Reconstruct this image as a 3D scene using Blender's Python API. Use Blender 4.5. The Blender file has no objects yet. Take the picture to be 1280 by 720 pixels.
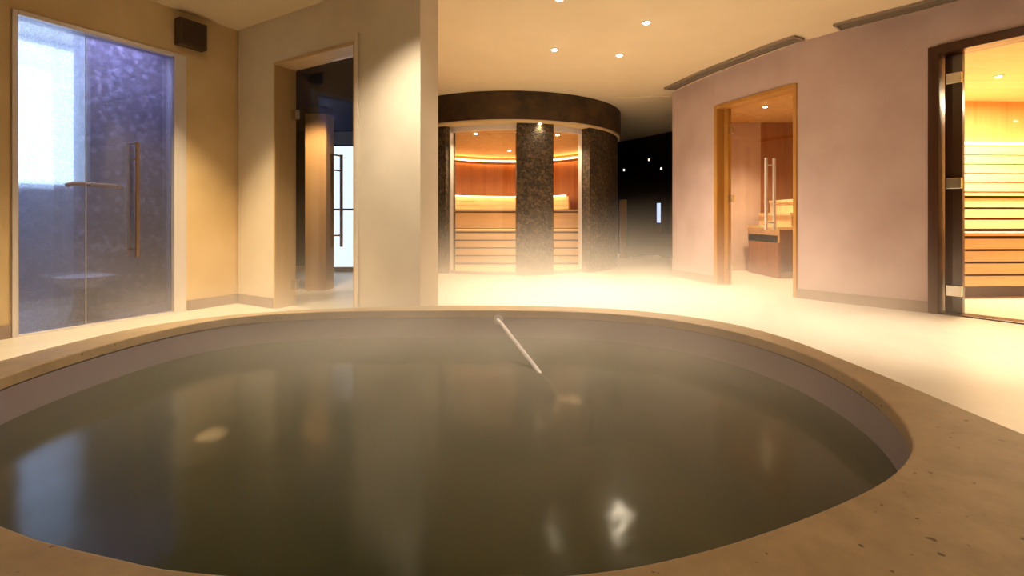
import bpy, math, random
from mathutils import Vector, Matrix
random.seed(7)
S = bpy.context.scene
C = S.collection
R = math.radians

# ------------------------------------------------------------------ camera, world, exposure
cam_d = bpy.data.cameras.new('camera')
cam_d.sensor_width = 36.0
cam_d.lens = 36.0*620/1280
cam_d.shift_y = -86/1280
cam_d.clip_start = .02
cam = bpy.data.objects.new('camera', cam_d)
cam.location = (0, 0, .8)
cam.rotation_euler = (R(90), 0, 0)
C.objects.link(cam)
S.camera = cam
wd = bpy.data.worlds.new('world'); S.world = wd
wd.use_nodes = True
wd.node_tree.nodes['Background'].inputs[0].default_value = (1, .75, .5, 1)
wd.node_tree.nodes['Background'].inputs[1].default_value = .02
S.view_settings.view_transform = 'Standard'
S.view_settings.look = 'None'
S.view_settings.gamma = 1
S.view_settings.use_curve_mapping = False
S.view_settings.exposure = 1.08
try:
    S.cycles.max_bounces = 14
    S.cycles.diffuse_bounces = 6
    S.cycles.volume_bounces = 4
    S.cycles.transparent_max_bounces = 24
    S.cycles.volume_step_rate = 1.5
    S.cycles.sample_clamp_indirect = 6
    S.cycles.caustics_reflective = False
    S.cycles.caustics_refractive = False
except Exception:
    pass

EYE = .8
WARM = (1, .82, .58)
AMBER = (1, .78, .46)
COOL = (.62, .80, 1.0)
DOWN_POWER = 75          # recessed downlights
ZC = 2.6                 # ceiling height

# ------------------------------------------------------------------ materials
def mat(name, col=(.5, .5, .5), rough=.6, metal=0., spec=.5):
    m = bpy.data.materials.new(name); m.use_nodes = True
    b = m.node_tree.nodes['Principled BSDF']
    b.inputs['Base Color'].default_value = (*col, 1)
    b.inputs['Roughness'].default_value = rough
    b.inputs['Metallic'].default_value = metal
    b.inputs['Specular IOR Level'].default_value = spec
    return m

def N(m, t, **kw):
    n = m.node_tree.nodes.new(t)
    for k, v in kw.items():
        if k in n.inputs: n.inputs[k].default_value = v
        else: setattr(n, k, v)
    return n

def L(m, a, b): m.node_tree.links.new(a, b)

def ramp(m, fac, stops):
    r = m.node_tree.nodes.new('ShaderNodeValToRGB')
    e = r.color_ramp.elements
    while len(e) < len(stops): e.new(.5)
    for i, (p, c) in enumerate(stops):
        e[i].position = p; e[i].color = (*c, 1)
    L(m, fac, r.inputs[0])
    return r.outputs[0]

def coords(m, kind='Object', scale=(1, 1, 1)):
    tc = N(m, 'ShaderNodeTexCoord'); mp = N(m, 'ShaderNodeMapping')
    mp.inputs['Scale'].default_value = scale
    L(m, tc.outputs[kind], mp.inputs[0])
    return mp.outputs[0]

def bsdf(m): return m.node_tree.nodes['Principled BSDF']

def bump(m, h, strength=.3, dist=.01):
    b = N(m, 'ShaderNodeBump'); b.inputs['Strength'].default_value = strength
    b.inputs['Distance'].default_value = dist
    L(m, h, b.inputs['Height']); L(m, b.outputs[0], bsdf(m).inputs['Normal'])

def plaster(name, col, var=.05):
    m = mat(name, col, .75, spec=.25)
    n = N(m, 'ShaderNodeTexNoise', Scale=3.0, Detail=5.0); L(m, coords(m), n.inputs['Vector'])
    a = tuple(max(0, c-var) for c in col); b = tuple(c+var*.5 for c in col)
    L(m, ramp(m, n.outputs[0], [(.3, a), (.7, b)]), bsdf(m).inputs['Base Color'])
    n2 = N(m, 'ShaderNodeTexNoise', Scale=90.0, Detail=3.0); L(m, coords(m), n2.inputs['Vector'])
    bump(m, n2.outputs[0], .08, .003)
    return m

def stone(name, a, b, scale, pits=None, rough=.5, spec=.4):
    m = mat(name, a, rough, spec=spec)
    v = coords(m)
    n = N(m, 'ShaderNodeTexNoise', Scale=scale, Detail=8.0, Roughness=.65); L(m, v, n.inputs['Vector'])
    col = ramp(m, n.outputs[0], [(.32, a), (.68, b)])
    if pits:
        p = N(m, 'ShaderNodeTexNoise', Scale=46.0, Detail=2.0, Roughness=.4); L(m, v, p.inputs['Vector'])
        f = ramp(m, p.outputs[0], [(.70, (0, 0, 0)), (.76, (1, 1, 1))])
        mx = N(m, 'ShaderNodeMix', data_type='RGBA'); mx.inputs[7].default_value = (*pits, 1)
        L(m, f, mx.inputs[0]); L(m, col, mx.inputs[6]); col = mx.outputs[2]
    L(m, col, bsdf(m).inputs['Base Color'])
    bump(m, n.outputs[0], .15, .004)
    return m

def mosaic(name, a, b, c, scale, rough=.35, bd=.012):
    m = mat(name, a, rough)
    v = coords(m)
    vo = N(m, 'ShaderNodeTexVoronoi', Scale=scale); L(m, v, vo.inputs['Vector'])
    n = N(m, 'ShaderNodeTexNoise', Scale=5.0, Detail=6.0, Roughness=.7); L(m, v, n.inputs['Vector'])
    sx = N(m, 'ShaderNodeSeparateColor'); L(m, vo.outputs['Color'], sx.inputs[0])
    ad = N(m, 'ShaderNodeMath', operation='MULTIPLY_ADD'); ad.inputs[1].default_value = .5
    L(m, sx.outputs[0], ad.inputs[0])
    ml = N(m, 'ShaderNodeMath', operation='MULTIPLY'); ml.inputs[1].default_value = .5
    L(m, n.outputs[0], ml.inputs[0]); L(m, ml.outputs[0], ad.inputs[2])
    L(m, ramp(m, ad.outputs[0], [(.25, a), (.6, b), (.85, c)]), bsdf(m).inputs['Base Color'])
    e = N(m, 'ShaderNodeTexVoronoi', feature='DISTANCE_TO_EDGE', Scale=scale); L(m, v, e.inputs['Vector'])
    bump(m, ramp(m, e.outputs[0], [(0, (0, 0, 0)), (.12, (1, 1, 1))]), .6, bd)
    return m

def wood(name, a, b, axis='Z', plank=.1, rough=.5):
    """Grain runs along axis; plank joints across it."""
    m = mat(name, a, rough, spec=.35)
    sc = {'Z': (9, 9, .7), 'X': (.7, 9, 9)}[axis]
    n = N(m, 'ShaderNodeTexNoise', Scale=3.0, Detail=6.0, Roughness=.6); L(m, coords(m, 'Object', sc), n.inputs['Vector'])
    w = N(m, 'ShaderNodeTexNoise', Scale=.9, Detail=1.0)
    sw = {'Z': (1/plank, 1/plank, .05), 'X': (.05, 1/plank, 1/plank)}[axis]
    L(m, coords(m, 'Object', sw), w.inputs['Vector'])
    mx = N(m, 'ShaderNodeMath', operation='ADD'); h = N(m, 'ShaderNodeMath', operation='MULTIPLY'); h.inputs[1].default_value = .5
    L(m, n.outputs[0], mx.inputs[0]); L(m, w.outputs[0], mx.inputs[1]); L(m, mx.outputs[0], h.inputs[0])
    L(m, ramp(m, h.outputs[0], [(.35, a), (.65, b)]), bsdf(m).inputs['Base Color'])
    bump(m, n.outputs[0], .1, .003)
    return m

def glow(name, col, strength):
    m = bpy.data.materials.new(name); m.use_nodes = True
    nt = m.node_tree; nt.nodes.clear()
    e = nt.nodes.new('ShaderNodeEmission'); o = nt.nodes.new('ShaderNodeOutputMaterial')
    e.inputs[0].default_value = (*col, 1); e.inputs[1].default_value = strength
    nt.links.new(e.outputs[0], o.inputs[0])
    return m

def glass(name, tint=(1, 1, 1), refl=1.0, rough=.02, texture=False):
    """Thin sheet: see-through with a fresnel reflection on each face."""
    m = bpy.data.materials.new(name); m.use_nodes = True
    nt = m.node_tree; nt.nodes.clear()
    o = nt.nodes.new('ShaderNodeOutputMaterial'); t = nt.nodes.new('ShaderNodeBsdfTransparent')
    g = nt.nodes.new('ShaderNodeBsdfGlossy'); f = nt.nodes.new('ShaderNodeMath'); lw = nt.nodes.new('ShaderNodeLayerWeight'); mx = nt.nodes.new('ShaderNodeMixShader')
    t.inputs[0].default_value = (*tint, 1); g.inputs['Roughness'].default_value = rough
    g.inputs[0].default_value = (refl, refl, refl, 1); lw.inputs[0].default_value = .5; pw = nt.nodes.new('ShaderNodeMath'); pw.operation = 'POWER'; pw.inputs[1].default_value = 5
    f.operation = 'MULTIPLY_ADD'; f.inputs[1].default_value = .9; f.inputs[2].default_value = .04
    nt.links.new(lw.outputs['Facing'], pw.inputs[0]); nt.links.new(pw.outputs[0], f.inputs[0])
    nt.links.new(f.outputs[0], mx.inputs[0]); nt.links.new(t.outputs[0], mx.inputs[1]); nt.links.new(g.outputs[0], mx.inputs[2])
    last = mx.outputs[0]
    if texture:
        gl = nt.nodes.new('ShaderNodeBsdfGlass'); gl.inputs['Roughness'].default_value = .085; gl.inputs['Color'].default_value = (*tint, 1); gl.inputs['IOR'].default_value = 1.45
        gm = nt.nodes.new('ShaderNodeMixShader'); gm.inputs[0].default_value = .7
        nt.links.new(last, gm.inputs[1]); nt.links.new(gl.outputs[0], gm.inputs[2]); last = gm.outputs[0]
    if texture:                      # beads of condensation and etched flecks in the sheet
        tc = nt.nodes.new('ShaderNodeTexCoord'); n = nt.nodes.new('ShaderNodeTexVoronoi'); n.inputs['Scale'].default_value = 26
        n.feature = 'DISTANCE_TO_EDGE'
        nz = nt.nodes.new('ShaderNodeTexNoise'); nz.inputs['Scale'].default_value = 9; nz.inputs['Detail'].default_value = 6
        nt.links.new(tc.outputs['Object'], nz.inputs['Vector'])
        nt.links.new(nz.outputs['Color'], n.inputs['Vector'])
        r = nt.nodes.new('ShaderNodeValToRGB'); r.color_ramp.elements[0].position = 0; r.color_ramp.elements[0].color = (.34, .34, .34, 1)
        r.color_ramp.elements[1].position = .12; r.color_ramp.elements[1].color = (.03, .03, .03, 1)
        nt.links.new(n.outputs[0], r.inputs[0])
        d = nt.nodes.new('ShaderNodeBsdfDiffuse'); d.inputs[0].default_value = (.62, .62, .78, 1)
        tr = nt.nodes.new('ShaderNodeBsdfTranslucent'); tr.inputs[0].default_value = (.62, .62, .78, 1)
        ad = nt.nodes.new('ShaderNodeMixShader'); ad.inputs[0].default_value = .5
        nt.links.new(d.outputs[0], ad.inputs[1]); nt.links.new(tr.outputs[0], ad.inputs[2])
        m2 = nt.nodes.new('ShaderNodeMixShader')
        nt.links.new(r.outputs[0], m2.inputs[0]); nt.links.new(last, m2.inputs[1]); nt.links.new(ad.outputs[0], m2.inputs[2])
        last = m2.outputs[0]
    nt.links.new(last, o.inputs[0])
    return m

M = {}
M['cream'] = plaster('cream_plaster', (.74, .66, .55))
M['left'] = plaster('warm_plaster', (.66, .50, .29))
M['pink'] = plaster('rose_plaster', (.57, .44, .44))
M['ceiling'] = plaster('ceiling_paint', (.74, .62, .44), .02)
M['floor'] = stone('limestone_floor', (.66, .61, .54), (.74, .69, .61), 4, rough=.38)
M['coping'] = stone('sandstone', (.36, .26, .14), (.48, .35, .20), 9, pits=(.13, .08, .04), rough=.55)
M['poolwall'] = stone('pool_lining', (.27, .22, .26), (.33, .27, .31), 3, rough=.35)
M['basin'] = stone('basin_lining', (.10, .11, .05), (.14, .15, .07), 2)
M['skirting'] = stone('skirting_stone', (.28, .20, .17), (.33, .25, .21), 5)
M['darkstone'] = mosaic('dark_stone_mosaic', (.016, .010, .005), (.075, .045, .020), (.17, .11, .05), 34, .6)
M['capstone'] = stone('dark_cap_stone', (.012, .006, .003), (.085, .045, .018), 3.4, rough=.45)
M['purple'] = mosaic('violet_mosaic', (.02, .018, .032), (.075, .065, .105), (.50, .46, .62), 24, .25, .006)
M['redwood'] = wood('red_wood', (.27, .095, .032), (.38, .15, .055))
M['pine'] = wood('pine_bench_wood', (.66, .46, .24), (.78, .58, .34), 'X')
M['pinev'] = wood('pine_wall_wood', (.52, .30, .10), (.66, .41, .16))
M['frame'] = wood('amber_frame_wood', (.42, .20, .04), (.55, .28, .07), 'Z', .3, .35)
M['darkframe'] = wood('dark_frame_wood', (.045, .016, .008), (.09, .035, .016), 'Z', .3, .3)
M['jamb'] = wood('pale_oak_jamb', (.52, .36, .19), (.60, .43, .24), 'Z', .3)
M['alu'] = mat('pale_aluminium', (.74, .70, .72), .35, .3)
M['steel'] = mat('brushed_steel', (.72, .68, .6), .25, 1)
M['bronze'] = mat('bronze_steel', (.36, .22, .10), .3, 1)
M['bronzepanel'] = mat('bronze_panel', (.66, .40, .17), .42, .5)
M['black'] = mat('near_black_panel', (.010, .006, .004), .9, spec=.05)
M['darkbrown'] = mat('dark_brown_paint', (.035, .018, .010), .5)
M['gloss'] = mat('polished_dark_stone', (.012, .007, .004), .06, spec=.7)
M['vent'] = mat('vent_metal', (.36, .30, .24), .5, .4)
M['slot'] = mat('vent_slot', (.05, .04, .03), .8)
M['white'] = mat('white_ceramic', (.8, .82, .86), .2)
M['whitewall'] = plaster('white_plaster', (.78, .80, .82))
M['mauve'] = plaster('mauve_plaster', (.56, .40, .34))
M['boxmat'] = mat('speaker_brown', (.06, .035, .015), .6)
M['glass'] = glass('clear_glass')
M['sglass'] = glass('sauna_glass', (.98, .93, .88))
M['tglass'] = glass('beaded_glass', (.86, .86, .97), texture=True)
M['lens'] = glow('lamp_lens', (1, .82, .55), 40)
M['lens_low'] = glow('sauna_lamp_lens', (1, .72, .38), 22)
M['glintglow'] = glow('mirror_glint_glow', (1, .8, .6), 1.2)
M['cove'] = glow('cove_strip', (1, .60, .20), 9)
M['backlight'] = glow('bench_strip', (1, .66, .30), 7)
M['day'] = glow('cool_day_pane', (.74, .88, 1.0), .62)
M['cool'] = glow('cool_steam_panel', (.50, .74, 1.0), 2.4)
M['pooll'] = glow('pool_lamp_lens', (1, .50, .85), 34)
M['poolrefl'] = glow('pool_reflection_glow', (1, .50, .85), 34)
M['slit'] = glow('blue_reflection_glow', (.35, .42, 1.0), .9)

# ------------------------------------------------------------------ mesh building
class MB:
    def __init__(s, mtx=None): s.v = []; s.f = []; s.m = mtx or Matrix()
    def add(s, vs, fs):
        o = len(s.v); s.v += [tuple(s.m @ Vector(v)) for v in vs]; s.f += [tuple(i+o for i in f) for f in fs]; return s
    def box(s, a, b):
        (x0, y0, z0), (x1, y1, z1) = a, b
        x0, x1 = min(x0, x1), max(x0, x1); y0, y1 = min(y0, y1), max(y0, y1); z0, z1 = min(z0, z1), max(z0, z1)
        return s.add([(x0,y0,z0),(x1,y0,z0),(x1,y1,z0),(x0,y1,z0),(x0,y0,z1),(x1,y0,z1),(x1,y1,z1),(x0,y1,z1)],
                     [(0,3,2,1),(4,5,6,7),(0,1,5,4),(1,2,6,5),(2,3,7,6),(3,0,4,7)])
    def prism(s, pts, z0, z1):
        n = len(pts)
        return s.add([(x,y,z0) for x,y in pts]+[(x,y,z1) for x,y in pts],
                     [tuple(range(n-1,-1,-1)), tuple(range(n,2*n))]+[(i,(i+1)%n,n+(i+1)%n,n+i) for i in range(n)])
    def strip(s, A, B, z0, z1, closed=False):
        """solid band between plan curves A and B"""
        n = len(A); vs = []; fs = []
        for (ax, ay), (bx, by) in zip(A, B): vs += [(ax,ay,z0),(ax,ay,z1),(bx,by,z1),(bx,by,z0)]
        for i in range(n if closed else n-1):
            j = (i+1) % n
            for k in range(4): fs.append((4*i+k, 4*i+(k+1)%4, 4*j+(k+1)%4, 4*j+k))
        if not closed: fs += [(3,2,1,0), (4*n-4,4*n-3,4*n-2,4*n-1)]
        return s.add(vs, fs)
    def tube(s, pts, r, k=12, cap=True):
        P = [Vector(p) for p in pts]; vs = []; fs = []
        for i, p in enumerate(P):
            d = (P[min(i+1,len(P)-1)]-P[max(i-1,0)]).normalized()
            u = d.cross(Vector((0,0,1)) if abs(d.z) < .9 else Vector((1,0,0))).normalized(); w = d.cross(u)
            for a in range(k):
                t = 2*math.pi*a/k; vs.append(tuple(p+u*(r*math.cos(t))+w*(r*math.sin(t))))
        for i in range(len(P)-1):
            for a in range(k): fs.append((i*k+a, i*k+(a+1)%k, (i+1)*k+(a+1)%k, (i+1)*k+a))
        if cap: fs += [tuple(range(k-1,-1,-1)), tuple(range((len(P)-1)*k, len(P)*k))]
        return s.add(vs, fs)
    def lathe(s, prof, c=(0,0,0), k=32):
        vs = []; fs = []; n = len(prof)
        for a in range(k):
            t = 2*math.pi*a/k
            for r, z in prof: vs.append((c[0]+r*math.cos(t), c[1]+r*math.sin(t), c[2]+z))
        for a in range(k):
            b = (a+1) % k
            for i in range(n-1): fs.append((a*n+i, b*n+i, b*n+i+1, a*n+i+1))
        if prof[0][0] > 1e-6 and prof[-1][0] > 1e-6 and prof[0] != prof[-1]:
            fs += [tuple(a*n for a in range(k)), tuple((k-1-a)*n+n-1 for a in range(k))]
        return s.add(vs, fs)
    def build(s, name, material, parent=None, bevel=0, smooth=False):
        me = bpy.data.meshes.new(name); me.from_pydata(s.v, [], s.f); me.update()
        import bmesh
        bm = bmesh.new(); bm.from_mesh(me); bmesh.ops.remove_doubles(bm, verts=bm.verts, dist=1e-6)
        bmesh.ops.recalc_face_normals(bm, faces=bm.faces); bm.to_mesh(me); bm.free()
        o = bpy.data.objects.new(name, me); C.objects.link(o); me.materials.append(material)
        if parent: o.parent = parent
        if bevel:
            b = o.modifiers.new('bevel', 'BEVEL'); b.width = bevel; b.segments = 2; b.limit_method = 'ANGLE'
        if smooth:
            for p in me.polygons: p.use_smooth = True
            me.set_sharp_from_angle(angle=R(35))
        return o

def tag(o, label=None, cat=None, group=None, kind=None):
    if label: o['label'] = label
    if cat: o['category'] = cat
    if group: o['group'] = group
    if kind: o['kind'] = kind
    return o

def empty(name, loc=(0,0,0), rz=0, **kw):
    o = bpy.data.objects.new(name, None); C.objects.link(o); o.empty_display_size = .1
    o.location = loc; o.rotation_euler = (0,0,rz)
    return tag(o, **kw)

def catmull(P, n=8, closed=False):
    out = []; m = len(P)
    for i in range(m if closed else m-1):
        g = (lambda k: P[k % m]) if closed else (lambda k: P[max(0, min(m-1, k))])
        p0, p1, p2, p3 = g(i-1), g(i), g(i+1), g(i+2)
        for k in range(n):
            t = k/n
            out.append(tuple(.5*((2*p1[j])+(-p0[j]+p2[j])*t+(2*p0[j]-5*p1[j]+4*p2[j]-p3[j])*t*t+(-p0[j]+3*p1[j]-3*p2[j]+p3[j])*t**3) for j in (0,1)))
    if not closed: out.append(tuple(P[-1]))
    return out

def offset(path, d):
    """shift an open plan path to its left by d"""
    out = []
    for i, p in enumerate(path):
        a = path[max(i-1,0)]; b = path[min(i+1,len(path)-1)]
        dx, dy = b[0]-a[0], b[1]-a[1]; l = math.hypot(dx,dy)
        out.append((p[0]-dy/l*d, p[1]+dx/l*d))
    return out

def lamp(name, kind, loc, energy, col, parent=None, size=.1, rot=(0,0,0), spot=100, blend=.8, sy=None):
    d = bpy.data.lights.new(name, kind); d.energy = energy; d.color = col
    if kind == 'AREA':
        d.size = size
        if sy: d.shape = 'RECTANGLE'; d.size_y = sy
    else: d.shadow_soft_size = size
    if kind == 'SPOT': d.spot_size = R(spot); d.spot_blend = blend
    o = bpy.data.objects.new(name, d); o.location = loc; o.rotation_euler = rot; C.objects.link(o)
    if parent: o.parent = parent
    return o

# ------------------------------------------------------------------ plan of the rooms
D1 = (-3.36, 3.37); A1 = math.atan2(.87, .47)          # left wall, running away from the camera
D2 = (-2.13, 4.445); A2 = math.atan2(-.875, 1.47)      # back-left wall with the oak door
D3 = (2.50, 6.12); A3 = math.atan2(-1.06, .41)         # right wall, amber door
D4 = (3.56, 4.24); A4 = math.atan2(-.83, .56)          # right wall, dark door
def fr(o, a): return Matrix.Translation((o[0], o[1], 0)) @ Matrix.Rotation(a, 4, 'Z')
F1, F2, F3, F4 = fr(D1,A1), fr(D2,A2), fr(D3,A3), fr(D4,A4)
def P(F, x, y=0): v = F @ Vector((x, y, 0)); return (v.x, v.y)
L3, L4 = 1.136, 1.02
CORNER = 1.557
E2 = (P(F2, 1.711))                                    # free end of the back-left wall

# floor (with the tub opening left out) and ceiling
INNER = catmull([(-.94,.95),(-.83,.915),(-.7,.88),(-.54,.845),(-.2,.82),(.11,.84),(.32,.89),(.57,.99),(.84,1.13),(1.02,1.27),(1.12,1.40),
                 (1.21,1.58),(1.275,1.78),(1.31,2.05),(1.29,2.33),(1.20,2.62),(1.02,2.89),(.77,3.09),(.41,3.22),(0,3.265),(-.5,3.27),(-.9,3.255),
                 (-1.24,3.215),(-1.60,3.10),(-1.80,2.90),(-1.91,2.62),(-1.955,2.3),(-1.955,2.04),(-1.92,1.82),(-1.80,1.56),(-1.6,1.32),(-1.3,1.10)], 5, True)
OUTER_K = [(1.35,.2),(1.43,.9),(1.43,1.5),(1.43,1.85),(1.42,2.1),(1.40,2.42),(1.34,2.68),(1.20,2.94),(.92,3.2),(.5,3.38),(-.3,3.46),(-1.1,3.36),
           (-1.62,3.19),(-1.92,2.97),(-2.09,2.7),(-2.15,2.4),(-2.17,2.1),(-2.18,1.4),(-2.15,.6),(-2.0,-.3),(-1.2,-.75),(-.35,-.8),(.6,-.75),(1.2,-.35)]
OUTER = catmull(OUTER_K, 7, True)
def polar(curve, c=(-.33, 1.9), n=160):
    """resample a closed curve at even angles about c"""
    A = [(math.atan2(y-c[1], x-c[0]), x, y) for x, y in curve]; A.sort(); out = []
    for k in range(n):
        t = -math.pi+2*math.pi*(k+.5)/n
        j = next((i for i, a in enumerate(A) if a[0] > t), 0)
        a = A[j-1]; b = A[j]; ta = a[0]; tb = b[0]
        if j == 0 and t > A[-1][0]: tb += 2*math.pi
        elif j == 0: ta -= 2*math.pi
        w = (t-ta)/(tb-ta); out.append((a[1]+(b[1]-a[1])*w, a[2]+(b[2]-a[2])*w))
    return out
def scaled(curve, d, c=(-.33, 1.9)):
    return [(x+(x-c[0])/math.hypot(x-c[0],y-c[1])*d, y+(y-c[1])/math.hypot(x-c[0],y-c[1])*d) for x, y in curve]
PIN, POUT = polar(INNER), polar(OUTER)
RIM = .2; WATER = .02; BED = -.85
BIG = []
for x, y in POUT:
    t = math.atan2(y-1.9, x+.33); BIG.append((-.33+14.5*math.cos(t), 1.9+14.5*math.sin(t)))
fl = MB(); fl.strip(scaled(POUT, -.03), BIG, -.12, 0, True)
tag(fl.build('floor', M['floor']), 'pale cream limestone floor around the raised plunge pool', 'floor', kind='structure')
ce = MB(); ce.box((-9,-3.2,ZC), (10,15,ZC+.12))
tag(ce.build('ceiling', M['ceiling']), 'smooth warm cream plaster ceiling', 'ceiling', kind='structure')

# walls
w = MB(F1); H1 = 2.19; G0, G1 = 0.0, .988
w.box((-5.4,0,0),(-.03,.16,ZC)); w.box((1.084,0,0),(CORNER+.02,.16,ZC)); w.box((-.03,0,H1+.03),(1.084,.16,ZC))
tag(w.build('wall_left', M['left']), 'warm yellow plaster wall holding the beaded glass door', 'wall', kind='structure')
w = MB(F2); H2 = 2.2; W2 = 1.05
w.box((-.56,0,0),(0,.2,ZC)); w.box((W2,0,0),(1.711,.2,ZC)); w.box((0,0,H2),(W2,.2,ZC))
tag(w.build('wall_back', M['cream']), 'cream plaster wall ending in a bright edge beside the oak door', 'wall', kind='structure')
RA = catmull([(2.27,7.02),(2.33,6.79),(2.42,6.43),(2.50,6.12)], 6)
RB = catmull([P(F3,L3),(3.21,4.64),(3.56,4.24)], 8)
RC = catmull([P(F4,L4),(4.55,2.7),(5.0,1.4),(5.3,0),(5.5,-1.6)], 6)
w = MB(); T = .16
for path in (RA, RB, RC): w.strip(path, offset(path, T), 0, ZC)
H3 = 2.19; H4 = 2.26
w.strip([D3, P(F3,L3)], [P(F3,0,T), P(F3,L3,T)], H3, ZC); w.strip([D4, P(F4,L4)], [P(F4,0,T), P(F4,L4,T)], H4, ZC)
w.prism([(3.9,8.7),(2.82,8.0),(2.27,7.02),(2.40,6.95),(2.94,7.88),(3.95,8.55)], 0, ZC)
tag(w.build('wall_right', M['pink'], smooth=True), 'gently bulging rose plaster wall with two sauna doors', 'wall', kind='structure')
b = MB()
for path in (RA, RB, RC): b.strip(offset(path,-.015), offset(path,.002), 0, .095)
b.strip([(2.805,8.01),(2.255,7.025)], [(2.83,8.0),(2.275,7.01)], 0, .095)
tag(b.build('baseboard_right', M['skirting']), 'taupe stone skirting along the rose wall', 'baseboard', kind='structure')
b = MB(F1); b.box((-5.4,-.015,0),(-.04,.002,.09)); b.box((1.10,-.015,0),(CORNER,.002,.09))
b.m = F2; b.box((-.55,-.015,0),(-.01,.002,.09)); b.box((W2+.02,-.015,0),(1.725,.002,.09)); b.box((1.709,-.015,0),(1.726,.2,.09))
tag(b.build('baseboard_left', M['skirting']), 'taupe stone skirting along the yellow and cream walls', 'baseboard', kind='structure')
b = MB(); b.box((-6.6,-1.75,0),(6.4,-1.6,ZC))  # unseen wall, coloured dark to lessen bounce onto the near side
tag(b.build('wall_rear', M['darkbrown']), 'unseen rear wall of the pool room, dark brown to cut bounced light', 'wall', kind='structure')
# partition behind the free wall end, and the far dark wall
b = MB(); b.prism([P(F2,1.711,.2), (-1.75,9.0), (-1.9,9.0), P(F2,1.5,.2)], 0, ZC)
tag(b.build('wall_partition', M['cream']), 'cream partition wall running back beside the round sauna', 'wall', kind='structure')
b = MB(); far = catmull([(-1.9,12.9),(.8,12.7),(2.2,11.9),(3.1,10.5),(3.6,9.3),(3.8,8.6)], 8)
b.strip(far, offset(far,.15), 0, ZC)
tag(b.build('wall_far', M['gloss'], smooth=True), 'polished near-black curved wall at the end of the dark passage', 'wall', kind='structure')
b = MB(); b.prism([(-1.9,9.0),(-1.9,13),(-2.05,13),(-2.05,9.0)], 0, ZC)
tag(b.build('wall_passage', M['darkbrown']), 'dark brown wall behind the round sauna', 'wall', kind='structure')
b = MB(); b.prism([(1.5,7.34),(2.3,7.20),(2.3,7.24),(1.5,7.38)], ZC-.018, ZC)
tag(b.build('trim_1', M['ceiling']), 'thin raised joint line across the ceiling beside the round sauna', 'trim', kind='structure')

# ------------------------------------------------------------------ plunge pool
pool = empty('plunge_pool', (-.33,1.9,0), label='raised oval plunge pool with tan sandstone rim and mauve inner wall', cat='pool')
def inpool(mb, *a, **k):
    mb.m = Matrix.Translation((.33,-1.9,0)); 
    return mb
q = inpool(MB()); q.strip(PIN, POUT, RIM-.05, RIM, True)
q.strip(scaled(PIN,.06), scaled(POUT,-.02), 0, RIM-.05, True); q.build('coping', M['coping'], pool, bevel=.006)
q = inpool(MB()); q.strip(scaled(PIN,.004), scaled(PIN,.055), BED, RIM-.052, True); q.build('inner_wall', M['poolwall'], pool, smooth=True)
q = inpool(MB()); q.prism(scaled(PIN,.054), BED-.08, BED); q.build('basin_floor', M['basin'], pool)

# murky water
wm = bpy.data.materials.new('murky_water'); wm.use_nodes = True
pb = bsdf(wm)
pb.inputs['Base Color'].default_value = (.045, .055, .013, 1)
pb.inputs['Roughness'].default_value = .13
pb.inputs['IOR'].default_value = 1.33
pb.inputs['Transmission Weight'].default_value = .35
nz = N(wm, 'ShaderNodeTexNoise', Scale=5.0, Detail=2.0); L(wm, coords(wm, 'Object', (1,1,1)), nz.inputs['Vector'])
bump(wm, nz.outputs[0], .12, .02)
q = MB(); q.prism(scaled(PIN,.003), WATER-.35, WATER)
tag(q.build('pool_water', wm), 'still murky olive water filling the plunge pool', 'water', kind='stuff')

# lamp under the water, and a glow imitating a reflection
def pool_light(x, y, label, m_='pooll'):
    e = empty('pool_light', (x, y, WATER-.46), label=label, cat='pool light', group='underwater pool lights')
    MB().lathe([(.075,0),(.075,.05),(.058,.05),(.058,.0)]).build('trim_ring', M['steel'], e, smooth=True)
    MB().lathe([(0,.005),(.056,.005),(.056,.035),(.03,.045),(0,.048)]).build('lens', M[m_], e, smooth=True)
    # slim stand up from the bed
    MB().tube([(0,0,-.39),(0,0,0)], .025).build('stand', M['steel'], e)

# handrail slanting into the water
h = empty('pool_handrail', (-.09,3.245,.14), label='slim pale handrail slanting from the far pool wall into the water', cat='handrail')
MB().tube([(0,.015,0),(0,-.02,0),(.02,-.07,-.006),(.223,-.69,-.12),(.28,-.86,-.17),(.30,-.92,-.22)], .012).build('rail', M['alu'], h, smooth=True)
MB().tube([(0,.02,0),(0,.008,0)], .032, 20).build('wall_flange', M['alu'], h, smooth=True)

# ------------------------------------------------------------------ doors
def pull(parent, x, z0, z1, ys, gy, zs, material, r=.012):
    """ladder pull: a bar on each face of the glass with standoffs through it"""
    h = MB()
    for s in ys: h.box((x-r, gy+s-r, z0), (x+r, gy+s+r, z1))
    for z in zs: h.tube([(x, gy+ys[0], z), (x, gy+ys[-1], z)], r*.7)
    return h.build('pull_handle', material, parent, bevel=.002)

def hinge(parent, x, gy, z, name='hinge', w=.07):
    h = MB(); h.box((x, gy-.022, z-.045), (x+w, gy+.022, z+.045)); return h.build(name, M['steel'], parent, bevel=.004)

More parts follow.
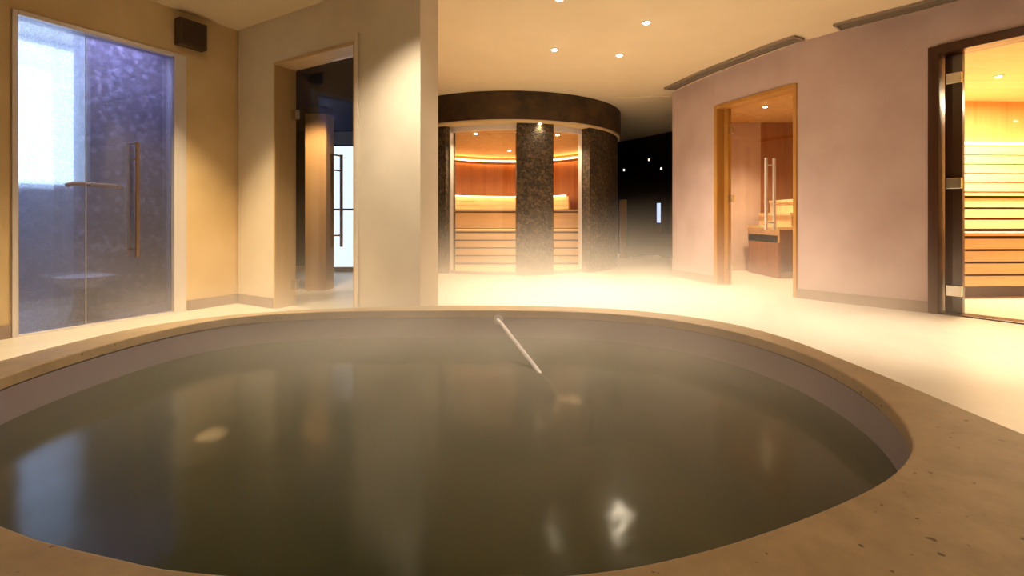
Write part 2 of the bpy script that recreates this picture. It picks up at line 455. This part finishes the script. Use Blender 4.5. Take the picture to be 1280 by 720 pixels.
# door 1, beaded glass
d = empty('door_1', (*D1, 0), A1, label='beaded violet-tinted glass steam room door in the yellow wall', cat='door', kind='structure')
f = MB(); f.box((-.03,-.012,0),(0,.12,H1+.03)); f.box((.988,-.012,0),(1.084,.12,H1+.03)); f.box((0,-.012,H1),(.988,.12,H1+.03)); f.box((0,-.012,0),(.988,.12,.012))
f.build('frame', M['alu'], d, bevel=.003)
MB().box((0,.03,.012),(.388,.042,H1)).build('side_glass', M['tglass'], d)
MB().box((.391,.03,.018),(.984,.042,H1-.004)).build('door_glass', M['tglass'], d)
MB().box((.388,.029,.012),(.391,.043,H1)).build('seal', M['alu'], d)
pull(d, .70, .50, 1.42, (-.065, .065), .036, (.56, 1.28, 1.41), M['bronze'], .011)
g = MB(); g.tube([(.295,.095,1.052),(.33,.105,1.066),(.37,.107,1.068),(.58,.105,1.062),(.645,.098,1.058)], .016)
for x in (.43,.61): g.tube([(x,.042,1.062),(x,.105,1.062)], .011)
g.build('grab_bar', M['bronze'], d, smooth=True)
# door 2, recessed clear glass in an oak jamb
d = empty('door_2', (*D2, 0), A2, label='clear glass door standing in a pale oak jamb in the cream wall', cat='door', kind='structure')
f = MB(); f.box((0,-.01,0),(.025,.2,H2)); f.box((W2-.025,-.01,0),(W2,.2,H2)); f.box((.025,-.01,H2-.025),(W2-.025,.2,H2))
f.build('jamb', M['jamb'], d, bevel=.003)
f = MB(); f.box((W2+.0,-.018,0),(W2+.035,-.002,H2+.06)); f.build('edge_trim', M['cream'], d, bevel=.003)
MB().box((.03,.16,.01),(W2-.03,.17,H2-.03)).build('door_glass', M['glass'], d)
pull(d, .625, .56, 1.36, (-.05, .05), .165, (.66, 1.22, 1.35), M['bronze'], .010)
hinge(d, .03, .165, 1.76); hinge(d, W2-.10, .165, 1.68, 'patch_lock')
hinge(d, .03, .165, .2)
# door 3, clear glass in amber wood
d = empty('door_3', (*D3, 0), A3, label='clear glass door in an amber wood frame, farther door of the rose wall', cat='door', kind='structure')
f = MB(); f.box((0,-.015,0),(.05,.17,H3)); f.box((L3-.04,-.015,0),(L3,.17,H3)); f.box((.05,-.015,H3-.04),(L3-.04,.17,H3))
f.build('frame', M['frame'], d, bevel=.004)
MB().box((.12,.12,.012),(L3-.045,.13,H3-.045)).build('door_glass', M['glass'], d)
MB().box((.05,.10,0),(.115,.15,H3-.04)).build('hinge_post', M['frame'], d, bevel=.004)
pull(d, .70, .68, 1.48, (-.06, .06), .125, (.76, 1.40), M['alu'], .013)
for z in (1.88, 1.05, .22): hinge(d, .10, .125, z)
# door 4, clear glass in dark wood
d = empty('door_4', (*D4, 0), A4, label='clear glass door in a dark brown frame, nearest door of the rose wall', cat='door', kind='structure')
f = MB(); f.box((0,-.02,0),(.07,.17,H4)); f.box((L4-.06,-.02,0),(L4,.17,H4)); f.box((.07,-.02,H4-.07),(L4-.06,.17,H4)); f.box((.07,0,0),(L4-.06,.17,.012))
f.build('frame', M['darkframe'], d, bevel=.004)
MB().box((.085,.09,0),(.20,.15,H4-.07)).build('hinge_post', M['darkframe'], d, bevel=.004)
MB().box((.14,.07,.014),(L4-.065,.08,H4-.075)).build('door_glass', M['glass'], d)
for z in (1.98, 1.1, .2): hinge(d, .10, .075, z, w=.1)

# ------------------------------------------------------------------ room behind door 1 (steam room)
w = MB(F1); w.box((-1.9,1.9,0),(1.55,2.0,ZC)); w.box((-2.0,.16,0),(-1.9,2.0,ZC)); w.box((1.45,.16,0),(1.55,1.9,ZC))
tag(w.build('wall_steam_room', M['purple']), 'violet mosaic walls inside the steam room', 'wall', kind='structure')
w = MB(F1); w.box((.57,.62,0),(1.45,.74,ZC))
tag(w.build('wall_screen', M['purple'], bevel=.01), 'violet mosaic screen wall just behind the beaded glass door', 'wall', kind='structure')
g = empty('light_panel', P(F1,.75,1.88)+(0,), A1, label='glowing cool white wall panel inside the steam room', cat='light panel')
MB().box((-.62,0,1.11),(.66,.02,2.56)).build('frame', M['alu'], g)
MB().box((-.58,-.012,1.15),(.62,0,2.52)).build('diffuser', M['cool'], g)
fb = empty('foot_basin', P(F1,.51,.36)+(0,), A1, label='white pedestal foot basin behind the beaded glass', cat='basin')
MB().lathe([(0,.25),(.09,.25),(.15,.29),(.195,.305),(.20,.345),(.185,.345),(.16,.325),(0,.315)]).build('bowl', M['white'], fb, smooth=True)
MB().lathe([(0,0),(.11,0),(.08,.08),(.07,.20),(.10,.255),(0,.255)]).build('pedestal', M['purple'], fb, smooth=True)
lamp('steam_room_light', 'AREA', P(F1,.0,1.2)+(2.5,), 4, COOL, size=1.0)
lamp('screen_light', 'AREA', P(F1,.8,.33)+(2.5,), 8, (.55,.6,1.0), size=.3)

# ------------------------------------------------------------------ room behind door 2
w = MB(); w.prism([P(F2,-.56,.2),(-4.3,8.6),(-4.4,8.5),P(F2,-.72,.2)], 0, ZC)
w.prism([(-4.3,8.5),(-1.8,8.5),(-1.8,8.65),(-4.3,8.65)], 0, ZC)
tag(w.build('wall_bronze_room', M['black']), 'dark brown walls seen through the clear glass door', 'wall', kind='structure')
g = empty('window_1', (-2.86,7.5,0), label='tall bright bluish-white window beyond the clear glass door', cat='window', kind='structure')
MB().box((-.05,0,.05),(.92,.06,2.14)).build('window_frame', M['black'], g)
MB().box((-.02,-.012,.08),(.90,0,1.90)).build('pane', M['day'], g)
MB().box((-.02,-.012,1.93),(.90,0,2.12)).build('transom', mat('grey_blue_panel', (.38,.46,.52), .4), g)
MB().box((-.02,-.05,.93),(.90,-.02,.96)).build('rail', M['steel'], g)
g = empty('bronze_column', (-2.19,5.65,0), label='square bronze clad column behind the clear glass door', cat='column')
MB().box((-.12,-.12,0),(.12,.12,1.98)).build('shaft', M['bronzepanel'], g, bevel=.006)
MB().box((-.13,-.13,1.98),(.13,.13,2.05)).build('capital', M['darkbrown'], g, bevel=.004)
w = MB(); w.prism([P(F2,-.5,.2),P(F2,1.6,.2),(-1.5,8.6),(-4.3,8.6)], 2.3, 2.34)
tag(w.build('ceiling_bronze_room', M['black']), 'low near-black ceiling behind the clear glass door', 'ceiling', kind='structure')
lamp('bronze_room_light', 'SPOT', (-1.95,4.95,2.25), 90, (1,.72,.42), size=.06, rot=(R(28),R(17),0), spot=52)

# ------------------------------------------------------------------ round sauna
SC = (-.05, 8.88)
def arc(r, a0, a1, n=24): return [(r*math.sin(R(a0+(a1-a0)*i/n)), -r*math.cos(R(a0+(a1-a0)*i/n))) for i in range(n+1)]
def ang(px, r):   # bearing on a ring of radius r under the sight line at photo column px
    k = (px-640)/620; lo, hi = -80, 75
    for _ in range(60):
        m_ = (lo+hi)/2; x = SC[0]+r*math.sin(R(m_)); y = SC[1]-r*math.cos(R(m_))
        if x/y < k: lo = m_
        else: hi = m_
    return lo
rs = empty('round_sauna', (*SC, 0), label='round sauna cabin with dark stone cap, stone columns and glass front', cat='sauna')
ring = arc(1.95, 0, 360, 96)[:-1]; ring2 = arc(1.62, 0, 360, 96)[:-1]
q = MB(); q.strip(ring, ring2, 2.2, ZC-.004, True); q.build('stone_cap', M['capstone'], rs, smooth=True)
q = MB(); q.strip(arc(1.94,0,360,96)[:-1], arc(1.45,0,360,96)[:-1], 2.17, 2.199, True); q.build('soffit', M['left'], rs, smooth=True)
RG = 1.72
q = MB(); q.strip(arc(RG+.02,-72,62,48), arc(RG-.03,-72,62,48), 2.09, 2.17); q.build('head_rail', M['alu'], rs, smooth=True)
q = MB(); q.strip(arc(RG+.03,-72,62,48), arc(RG-.03,-72,62,48), 0, .04); q.build('sill', M['skirting'], rs, smooth=True)
def seg(name, px0, px1, r0, r1, z0, z1, m_, n=10, rr=None):
    a0, a1 = ang(px0, rr or r0), ang(px1, rr or r0)
    q = MB(); q.strip(arc(r0,a0,a1,n), arc(r1,a0,a1,n), z0, z1); return q.build(name, m_, rs, smooth=True)
seg('stone_column', 646, 692, 1.84, 1.60, 0, 2.17, M['darkstone'])
a0 = ang(737,1.90)
q = MB(); q.strip(arc(1.90,a0,108,20), arc(1.70,a0,108,20), 0, 2.17); q.build('stone_column', M['darkstone'], rs, smooth=True)
q = MB(); q.strip(arc(1.84,-72,ang(557,1.84),12), arc(1.6,-72,ang(557,1.84),12), 0, 2.17); q.build('stone_column', M['darkstone'], rs, smooth=True)
seg('glass_panel', 563, 646, RG, RG-.012, .04, 2.09, M['sglass'], 16)
seg('glass_door', 692, 727, RG, RG-.012, .04, 2.09, M['sglass'], 8)
seg('door_post', 557, 563, RG+.03, RG-.04, 0, 2.13, M['alu'], 3)
seg('door_post', 727, 737, RG+.03, RG-.04, 0, 2.13, M['alu'], 3)
am = ang(731, RG)
kx, ky = (RG+.06)*math.sin(R(am)), -(RG+.06)*math.cos(R(am))
q = MB(); q.box((kx-.045,ky-.045,.90),(kx+.045,ky+.02,1.01)); q.build('door_knob', M['white'], rs, bevel=.008)
# interior shell
q = MB(); q.strip(arc(1.68,100,262,60), arc(1.74,100,262,60), 0, 2.17); q.build('back_wall', M['redwood'], rs, smooth=True)
q = MB(); q.prism(arc(1.66,0,360,60)[:-1], 2.10, 2.165); q.build('inner_ceiling', M['pinev'], rs)
q = MB(); q.prism(arc(1.70,0,360,60)[:-1], 0, .02); q.build('inner_floor', M['pine'], rs)
q = MB(); q.strip(arc(1.62,118,242,40), arc(1.665,118,242,40), 2.0, 2.04); q.build('cove_light', M['cove'], rs)
q = MB(); q.strip(arc(1.56,112,248,40), arc(1.60,112,248,40), 1.95, 2.0); q.build('cove_shelf', M['redwood'], rs)
# benches (chords of the circle)
def chord(y0, y1, r, z0, z1, n=8):
    pts = []
    for i in range(n+1): y = y0+(y1-y0)*i/n; pts.append((math.sqrt(max(0,r*r-y*y)), y))
    return pts+[(-x, y) for x, y in reversed(pts)]
def bench(y0, y1, z, z_low, label, n):
    e = empty('sauna_bench', (*SC, .02), label=label, cat='bench')
    k = 4; wd_ = (y1-y0)/k
    q = MB()
    for i in range(k): q.prism(chord(y0+i*wd_+.006, y0+(i+1)*wd_-.006, 1.64, 0, 0, 3), z-.03, z)
    q.build('seat', M['pine'], e)
    hs = (z-.05-z_low)/n
    q = MB(); x = math.sqrt(1.6**2-y0*y0)
    for i in range(n): q.box((-x, y0+.03, z_low+i*hs+.012), (x, y0+.055, z_low+(i+1)*hs-.012))
    q.build('front_slats', M['pine'], e)
    q = MB(); q.box((-x+.05, y0+.06, 0), (x-.05, y0+.10, z-.03)); q.build('frame', M['darkframe'], e)
    return e
bench(-.38, .42, .60, .02, 'lower pine bench in the round sauna with slatted front', 4)
bench(.42, 1.22, .96, .60, 'upper pine bench at the back of the round sauna', 1)
g = rs
q = MB()
for i in range(3): q.strip(arc(1.48,128,232,30), arc(1.52,128,232,30), 1.0+i*.085, 1.08+i*.085)
bk = q.build('backrest', M['pine'], g)
q = MB(); q.strip(arc(1.44,130,230,30), arc(1.46,130,230,30), 1.255, 1.275); q.build('light_strip', M['backlight'], bk)
def sauna_lamp(x, y, z, label, power, grp, spot=120, root=None):
    e = empty('sauna_downlight', (x, y, z), label=label, cat='downlight', group=grp)
    MB().lathe([(.032,0),(.045,0),(.045,-.008),(.032,-.008)]).build('trim_ring', M['steel'], e, smooth=True)
    MB().lathe([(.031,-.001),(.031,-.006),(.022,-.013),(.010,-.016),(0,-.017)]).build('lens', M['lens_low'], e)
    lamp('lamp', 'SPOT', (0,0,-.03), power, AMBER, parent=e, size=.03, spot=spot)
    return e
sauna_lamp(-.55, 7.52, 2.10, 'small downlight glinting inside the round sauna, left of its column', 48, 'round sauna downlights', 140)
sauna_lamp(.70, 7.62, 2.10, 'small downlight inside the round sauna, right of its column', 48, 'round sauna downlights', 140)
sauna_lamp(.40, 7.08, 2.17, 'small downlight in the soffit above the middle stone column', 4, 'round sauna downlights')
sauna_lamp(-.05, 9.35, 2.10, 'small downlight over the round sauna benches', 80, 'round sauna downlights', 150)

# ------------------------------------------------------------------ dark passage
g = empty('amber_panel', (2.30,10.2,0), label='low amber panel at the mouth of the dark passage', cat='panel')
MB().box((-.07,0,0),(.06,.08,1.2)).build('board', M['frame'], g, bevel=.005)
g = MB(); g.box((2.40,9.9,0),(3.0,10.15,.06))
tag(g.build('low_step', M['alu'], bevel=.01), 'low pale step in the dark passage', 'step')
g = empty('blue_reflection', (3.02,10.25,.55), R(-62), label='narrow blue glow imitating a daylight reflection in the dark passage', cat='reflection')  # glowing pane imitating door daylight mirrored in the dark wall
MB().box((-.06,0,-.04),(.10,.03,.66)).build('frame', M['black'], g, bevel=.004)
MB().box((-.03,-.006,.18),(.07,0,.58)).build('glow_pane', M['slit'], g)

for x, y, z, w_ in ((2.53,11.2,1.91,'left'), (2.93,10.6,2.07,'middle'), (3.10,10.3,1.85,'right')):  # added glowing squares imitating downlights mirrored in the polished wall
    e = empty('mirror_glint', (x, y, z), R(-60), label='tiny added glow imitating a mirrored downlight in the dark passage, %s of three' % w_, cat='lamp', group='added glints in the dark passage')
    MB().box((-.03,0,-.03),(.03,.30,.03)).build('housing', M['black'], e)
    MB().box((-.022,-.004,-.022),(.022,0,.022)).build('lens', M['glintglow'], e, bevel=.001)

# ------------------------------------------------------------------ room behind door 3
w = MB(); w.box((3.87,7.72,0),(5.6,7.84,ZC))
tag(w.build('wall_wood', M['redwood']), 'red-brown wood wall at the back of the room behind the amber door', 'wall', kind='structure')
w = MB(); w.box((2.9,7.72,0),(3.87,7.84,ZC))
tag(w.build('wall_mauve', M['mauve']), 'plain mauve wall behind the amber framed door', 'wall', kind='structure')
w = MB(); w.prism([(3.10,5.02),(5.4,7.72),(5.52,7.72),(3.22,4.98)],0,ZC)
tag(w.build('wall_divider', M['pinev']), 'pine wall dividing the two rooms of the rose wall', 'wall', kind='structure')
g = empty('stepped_bench', (3.50,6.55,0), 0, label='stepped pale pine bench behind the amber framed door', cat='bench')
for i in range(3):
    q = MB(); z = .70+.19*i; x = .06+.17*i
    q.box((x,.10,z-.04),(x+.21,.98,z)); q.build('seat', M['pine'], g, bevel=.004)
    q = MB(); q.box((x+.02,.12,z-.22),(x+.04,.98,z-.04)); q.build('riser', M['pine'], g)
q = MB(); q.box((.30,.04,0),(.36,.10,.66)); q.build('post', M['pine'], g, bevel=.004)
q = MB(); q.box((.08,.14,0),(.12,.96,.58)); q.build('base', M['redwood'], g)
sauna_lamp(3.37, 6.6, ZC-.3, 'small ceiling lamp in the room behind the amber framed door', 120, 'sauna room lamps', 125)
w = MB(); w.prism([P(F3,.02,.165),P(F3,L3,.165),(5.35,7.70),(2.9,7.70),(2.62,7.2)], ZC-.3, ZC-.25)
tag(w.build('ceiling_sauna_room', M['pinev']), 'low pine ceiling of the room behind the amber framed door', 'ceiling', kind='structure')

# ------------------------------------------------------------------ room behind door 4
w = MB(); w.prism([(4.26,6.2),(7.6,6.40),(7.6,6.52),(4.3,6.32)],0,ZC); w.box((7.5,2.0,0),(7.6,6.4,ZC)); w.prism([P(F4,L4+.05,.16),(7.6,2.6),(7.6,2.7),P(F4,L4-.01,.17)],0,ZC)
tag(w.build('wall_sauna', M['pinev']), 'vertical pine boarded walls of the sauna behind the dark framed door', 'wall', kind='structure')
w = MB(); w.prism([P(F4,.0,.17),P(F4,L4,.17),(7.55,2.7),(7.55,6.4),(4.25,6.2)], 2.30, 2.36)
tag(w.build('ceiling_sauna', M['pine']), 'pale pine ceiling of the sauna behind the dark framed door', 'ceiling', kind='structure')
AB = math.atan2(.20,3.4)
B0 = (4.25, 6.2)
def sb(y0, y1, z, z0, label, n):
    e = empty('sauna_bench', (*B0, 0), AB, label=label, cat='bench')
    k = 4; d_ = (y1-y0)/k; q = MB()
    for i in range(k): q.box((.05,-y1+i*d_+.006,z-.03),(3.2,-y1+(i+1)*d_-.006,z))
    q.build('seat', M['pine'], e)
    q = MB(); hs = (z-.05-z0)/n
    for i in range(n): q.box((.08,-y1+.03,z0+i*hs+.012),(3.2,-y1+.055,z0+(i+1)*hs-.012))
    q.build('front_slats', M['pine'], e)
    q = MB(); q.box((.1,-y1+.07,0),(3.18,-y1+.11,z-.03)); q.build('frame', M['darkframe'], e)
    return e
sb(.61, 1.18, .66, .10, 'lower pine bench behind the dark framed door', 4)
g = sb(.02, .60, 1.10, .68, 'upper pine bench behind the dark framed door', 3)
q = MB()
for i in range(5): q.box((.1,-.09,1.15+i*.115),(3.2,-.065,1.252+i*.115))
bk = q.build('backrest', M['pine'], g)
q = MB(); q.box((.1,-.075,1.74),(3.2,-.045,1.77)); q.build('light_strip', M['backlight'], bk)
sauna_lamp(5.1, 5.2, 2.30, 'small ceiling lamp in the sauna behind the dark framed door', 60, 'sauna room lamps', 155)
lamp('sauna_glow', 'AREA', (5.6,5.3,2.25), 80, AMBER, size=2.0, sy=.3)

# ------------------------------------------------------------------ ceiling fittings
def downlight(x, y, label, power=None, spot=110, lens=True, col=WARM, tilt=(0,0,0)):
    e = empty('recessed_downlight', (x, y, ZC), label=label, cat='downlight', group='recessed ceiling downlights')
    MB().lathe([(.030,0),(.044,0),(.044,-.006),(.030,-.006)]).build('trim_ring', M['alu'], e, smooth=True)
    MB().lathe([(.029,-.001),(.029,-.005),(.022,-.011),(.010,-.015),(0,-.016)]).build('lens', M['lens'], e)
    lamp('lamp', 'SPOT', (0,0,-.03), power or DOWN_POWER, col, parent=e, size=.03, spot=spot, blend=.9, rot=tilt)
downlight(.45, 5.26, 'small glowing ceiling downlight above the far rim, left one of the rear pair', 105, 84)
downlight(1.18, 5.44, 'small glowing ceiling downlight nearest the stone cap, right one of the rear pair', 140, 125)
downlight(1.23, 4.54, 'brightest small glowing ceiling downlight, nearer the rose wall', 165, 100)
downlight(.39, 4.05, 'small ceiling downlight cut by the top edge of the photo', 40)
downlight(2.85, 3.25, 'ceiling downlight over the floor before the dark framed door', 130, 52)
downlight(-2.42, 3.75, 'ceiling downlight washing the yellow wall corner', 210, 72, col=(1,.74,.40))
downlight(-.95, 3.0, 'ceiling downlight washing the cream wall', 105, 112)
downlight(-2.9, .9, 'unseen fill downlight added left of the pool', 3, 80)  # this and the next two are out-of-view lamps added as fill
downlight(.9, .2, 'unseen fill downlight added over the near sandstone rim', 15, 90)
downlight(-.6, .0, 'unseen fill downlight added over the near pool edge', 3, 90)
pool_light(-1.35, 2.23, 'underwater lamp glowing at the left of the pool')
pool_light(.32, 2.67, 'added underwater glow imitating a sauna lamp reflection near the middle of the pool', 'poolrefl')  # no lamp of the pool: its glow stands for a mirrored sauna lamp

def vent(path, label):
    e = empty('ceiling_vent', (path[0][0], path[0][1], ZC), label=label, cat='vent', group='slot vents along the rose wall')
    o = Matrix.Translation((-path[0][0], -path[0][1], -ZC))
    W_ = (.06, .24); lo = ZC-.022
    q = MB(o)
    for a, b_ in ((W_[0],W_[0]+.02),(W_[1]-.02,W_[1])): q.strip(offset(path,-a), offset(path,-b_), lo, ZC)
    for (p, q_) in ((path[0],path[1]),(path[-1],path[-2])):
        d_ = Vector((q_[0]-p[0], q_[1]-p[1])).normalized()*.02
        A = offset([p,q_] if p == path[0] else [q_,p], -W_[0]); B = offset([p,q_] if p == path[0] else [q_,p], -W_[1])
        i = 0 if p == path[0] else 1
        a, b_ = A[i], B[i]
        q.prism([a, b_, (b_[0]+d_.x, b_[1]+d_.y), (a[0]+d_.x, a[1]+d_.y)], lo, ZC)
    q.build('frame', M['vent'], e)
    q = MB(o); q.strip(offset(path,-W_[0]-.01), offset(path,-W_[1]+.01), ZC-.006, ZC-.001); q.build('backing', M['slot'], e)
    for k in range(3):
        s_ = W_[0]+.045+k*.04
        q = MB(o); q.strip(offset(path,-s_), offset(path,-s_-.012), lo+.003, ZC-.006); q.build('slat', M['vent'], e)
# full ceiling line of the right wall, far to near
LINE = catmull([(2.30,6.9),(2.50,6.12),(2.70,5.58),(2.91,5.06),(3.21,4.64),(3.56,4.24),(3.84,3.82),(4.12,3.41),(4.55,2.7)], 10)
def cut(y0, y1): return [p for p in LINE if y1 <= p[1] <= y0]
vent(cut(6.86, 4.93), 'farther curved slot vent along the rose wall ceiling')
vent(cut(4.74, 3.0), 'nearer curved slot vent above the dark framed door')

g = empty('wall_box', P(F1,1.02,0)+(2.42,), A1, label='small dark brown box mounted high on the yellow wall', cat='box')
MB().box((-.03,-.09,-.13),(.20,0,.10)).build('housing', M['boxmat'], g, bevel=.008)
MB().box((-.01,-.094,-.11),(.18,-.09,.08)).build('grille', M['darkbrown'], g)

# ------------------------------------------------------------------ steam

def steam(name, material_name, verts_box, label, density, col, hgt=None, blobs=False):
    m = bpy.data.materials.new(material_name); m.use_nodes = True
    nt = m.node_tree; nt.nodes.clear()
    o = nt.nodes.new('ShaderNodeOutputMaterial'); v = nt.nodes.new('ShaderNodeVolumeScatter')
    v.inputs['Color'].default_value = (*col, 1); v.inputs['Anisotropy'].default_value = .25
    v.inputs['Density'].default_value = density
    nt.links.new(v.outputs[0], o.inputs['Volume'])
    if blobs:
        geo = nt.nodes.new('ShaderNodeNewGeometry'); sp = nt.nodes.new('ShaderNodeSeparateXYZ'); nt.links.new(geo.outputs['Position'], sp.inputs[0])
        def mth(op, a, b=None, c=None, clamp=False):
            n = nt.nodes.new('ShaderNodeMath'); n.operation = op; n.use_clamp = clamp
            for i, x in enumerate((a, b, c)):
                if x is None: continue
                if isinstance(x, (int, float)): n.inputs[i].default_value = x
                else: nt.links.new(x, n.inputs[i])
            return n.outputs[0]
        nz = nt.nodes.new('ShaderNodeTexNoise'); nz.inputs['Scale'].default_value = 1.1; nz.inputs['Detail'].default_value = 3
        mp = nt.nodes.new('ShaderNodeMapping'); mp.inputs['Scale'].default_value = (1, .8, 2.2)
        nt.links.new(geo.outputs['Position'], mp.inputs[0]); nt.links.new(mp.outputs[0], nz.inputs['Vector'])
        nn = mth('MULTIPLY_ADD', nz.outputs[0], 3.2, -1.1, True)
        hz = mth('EXPONENT', mth('MULTIPLY', sp.outputs[2], -1/hgt))
        # thickest over the far rim, thinning to the sides and towards the near rim
        dx = mth('DIVIDE', mth('SUBTRACT', sp.outputs[0], .15), 1.9); dy = mth('DIVIDE', mth('SUBTRACT', sp.outputs[1], 3.5), 1.8)
        g_ = mth('EXPONENT', mth('MULTIPLY', mth('ADD', mth('MULTIPLY', dx, dx), mth('MULTIPLY', dy, dy)), -1.0))
        g2 = mth('MULTIPLY_ADD', g_, 1.0, .05)
        top = mth('MULTIPLY', mth('SUBTRACT', 1.0, sp.outputs[2]), 3.0, None, True)
        nt.links.new(mth('MULTIPLY', mth('MULTIPLY', mth('MULTIPLY', hz, g2), mth('MULTIPLY_ADD', nn, .8, .35)), mth('MULTIPLY', top, density)), v.inputs['Density'])
    q = MB(); q.prism(*verts_box)
    return tag(q.build(name, m), label, 'steam', kind='stuff')
steam('steam', 'pool_steam', ([(-2.0,.95),(-2.75,3.2),(-2.45,4.4),(-.5,3.5),(-1.2,7.0),(2.2,7.0),(2.35,6.1),(2.8,5.0),(3.2,4.2),(1.6,1.1)], .022, .98),
      'soft drifting steam over the pool and the floor beyond', 2.5, (1, .95, .9), .19, True)
vs = [P(F1,-1.85,.18), P(F1,1.42,.18), P(F1,1.42,1.85), P(F1,-1.85,1.85)]
steam('steam', 'cool_steam', (vs, .02, 2.5), 'cool bluish steam filling the room behind the beaded glass door', .30, (.85, .85, 1))
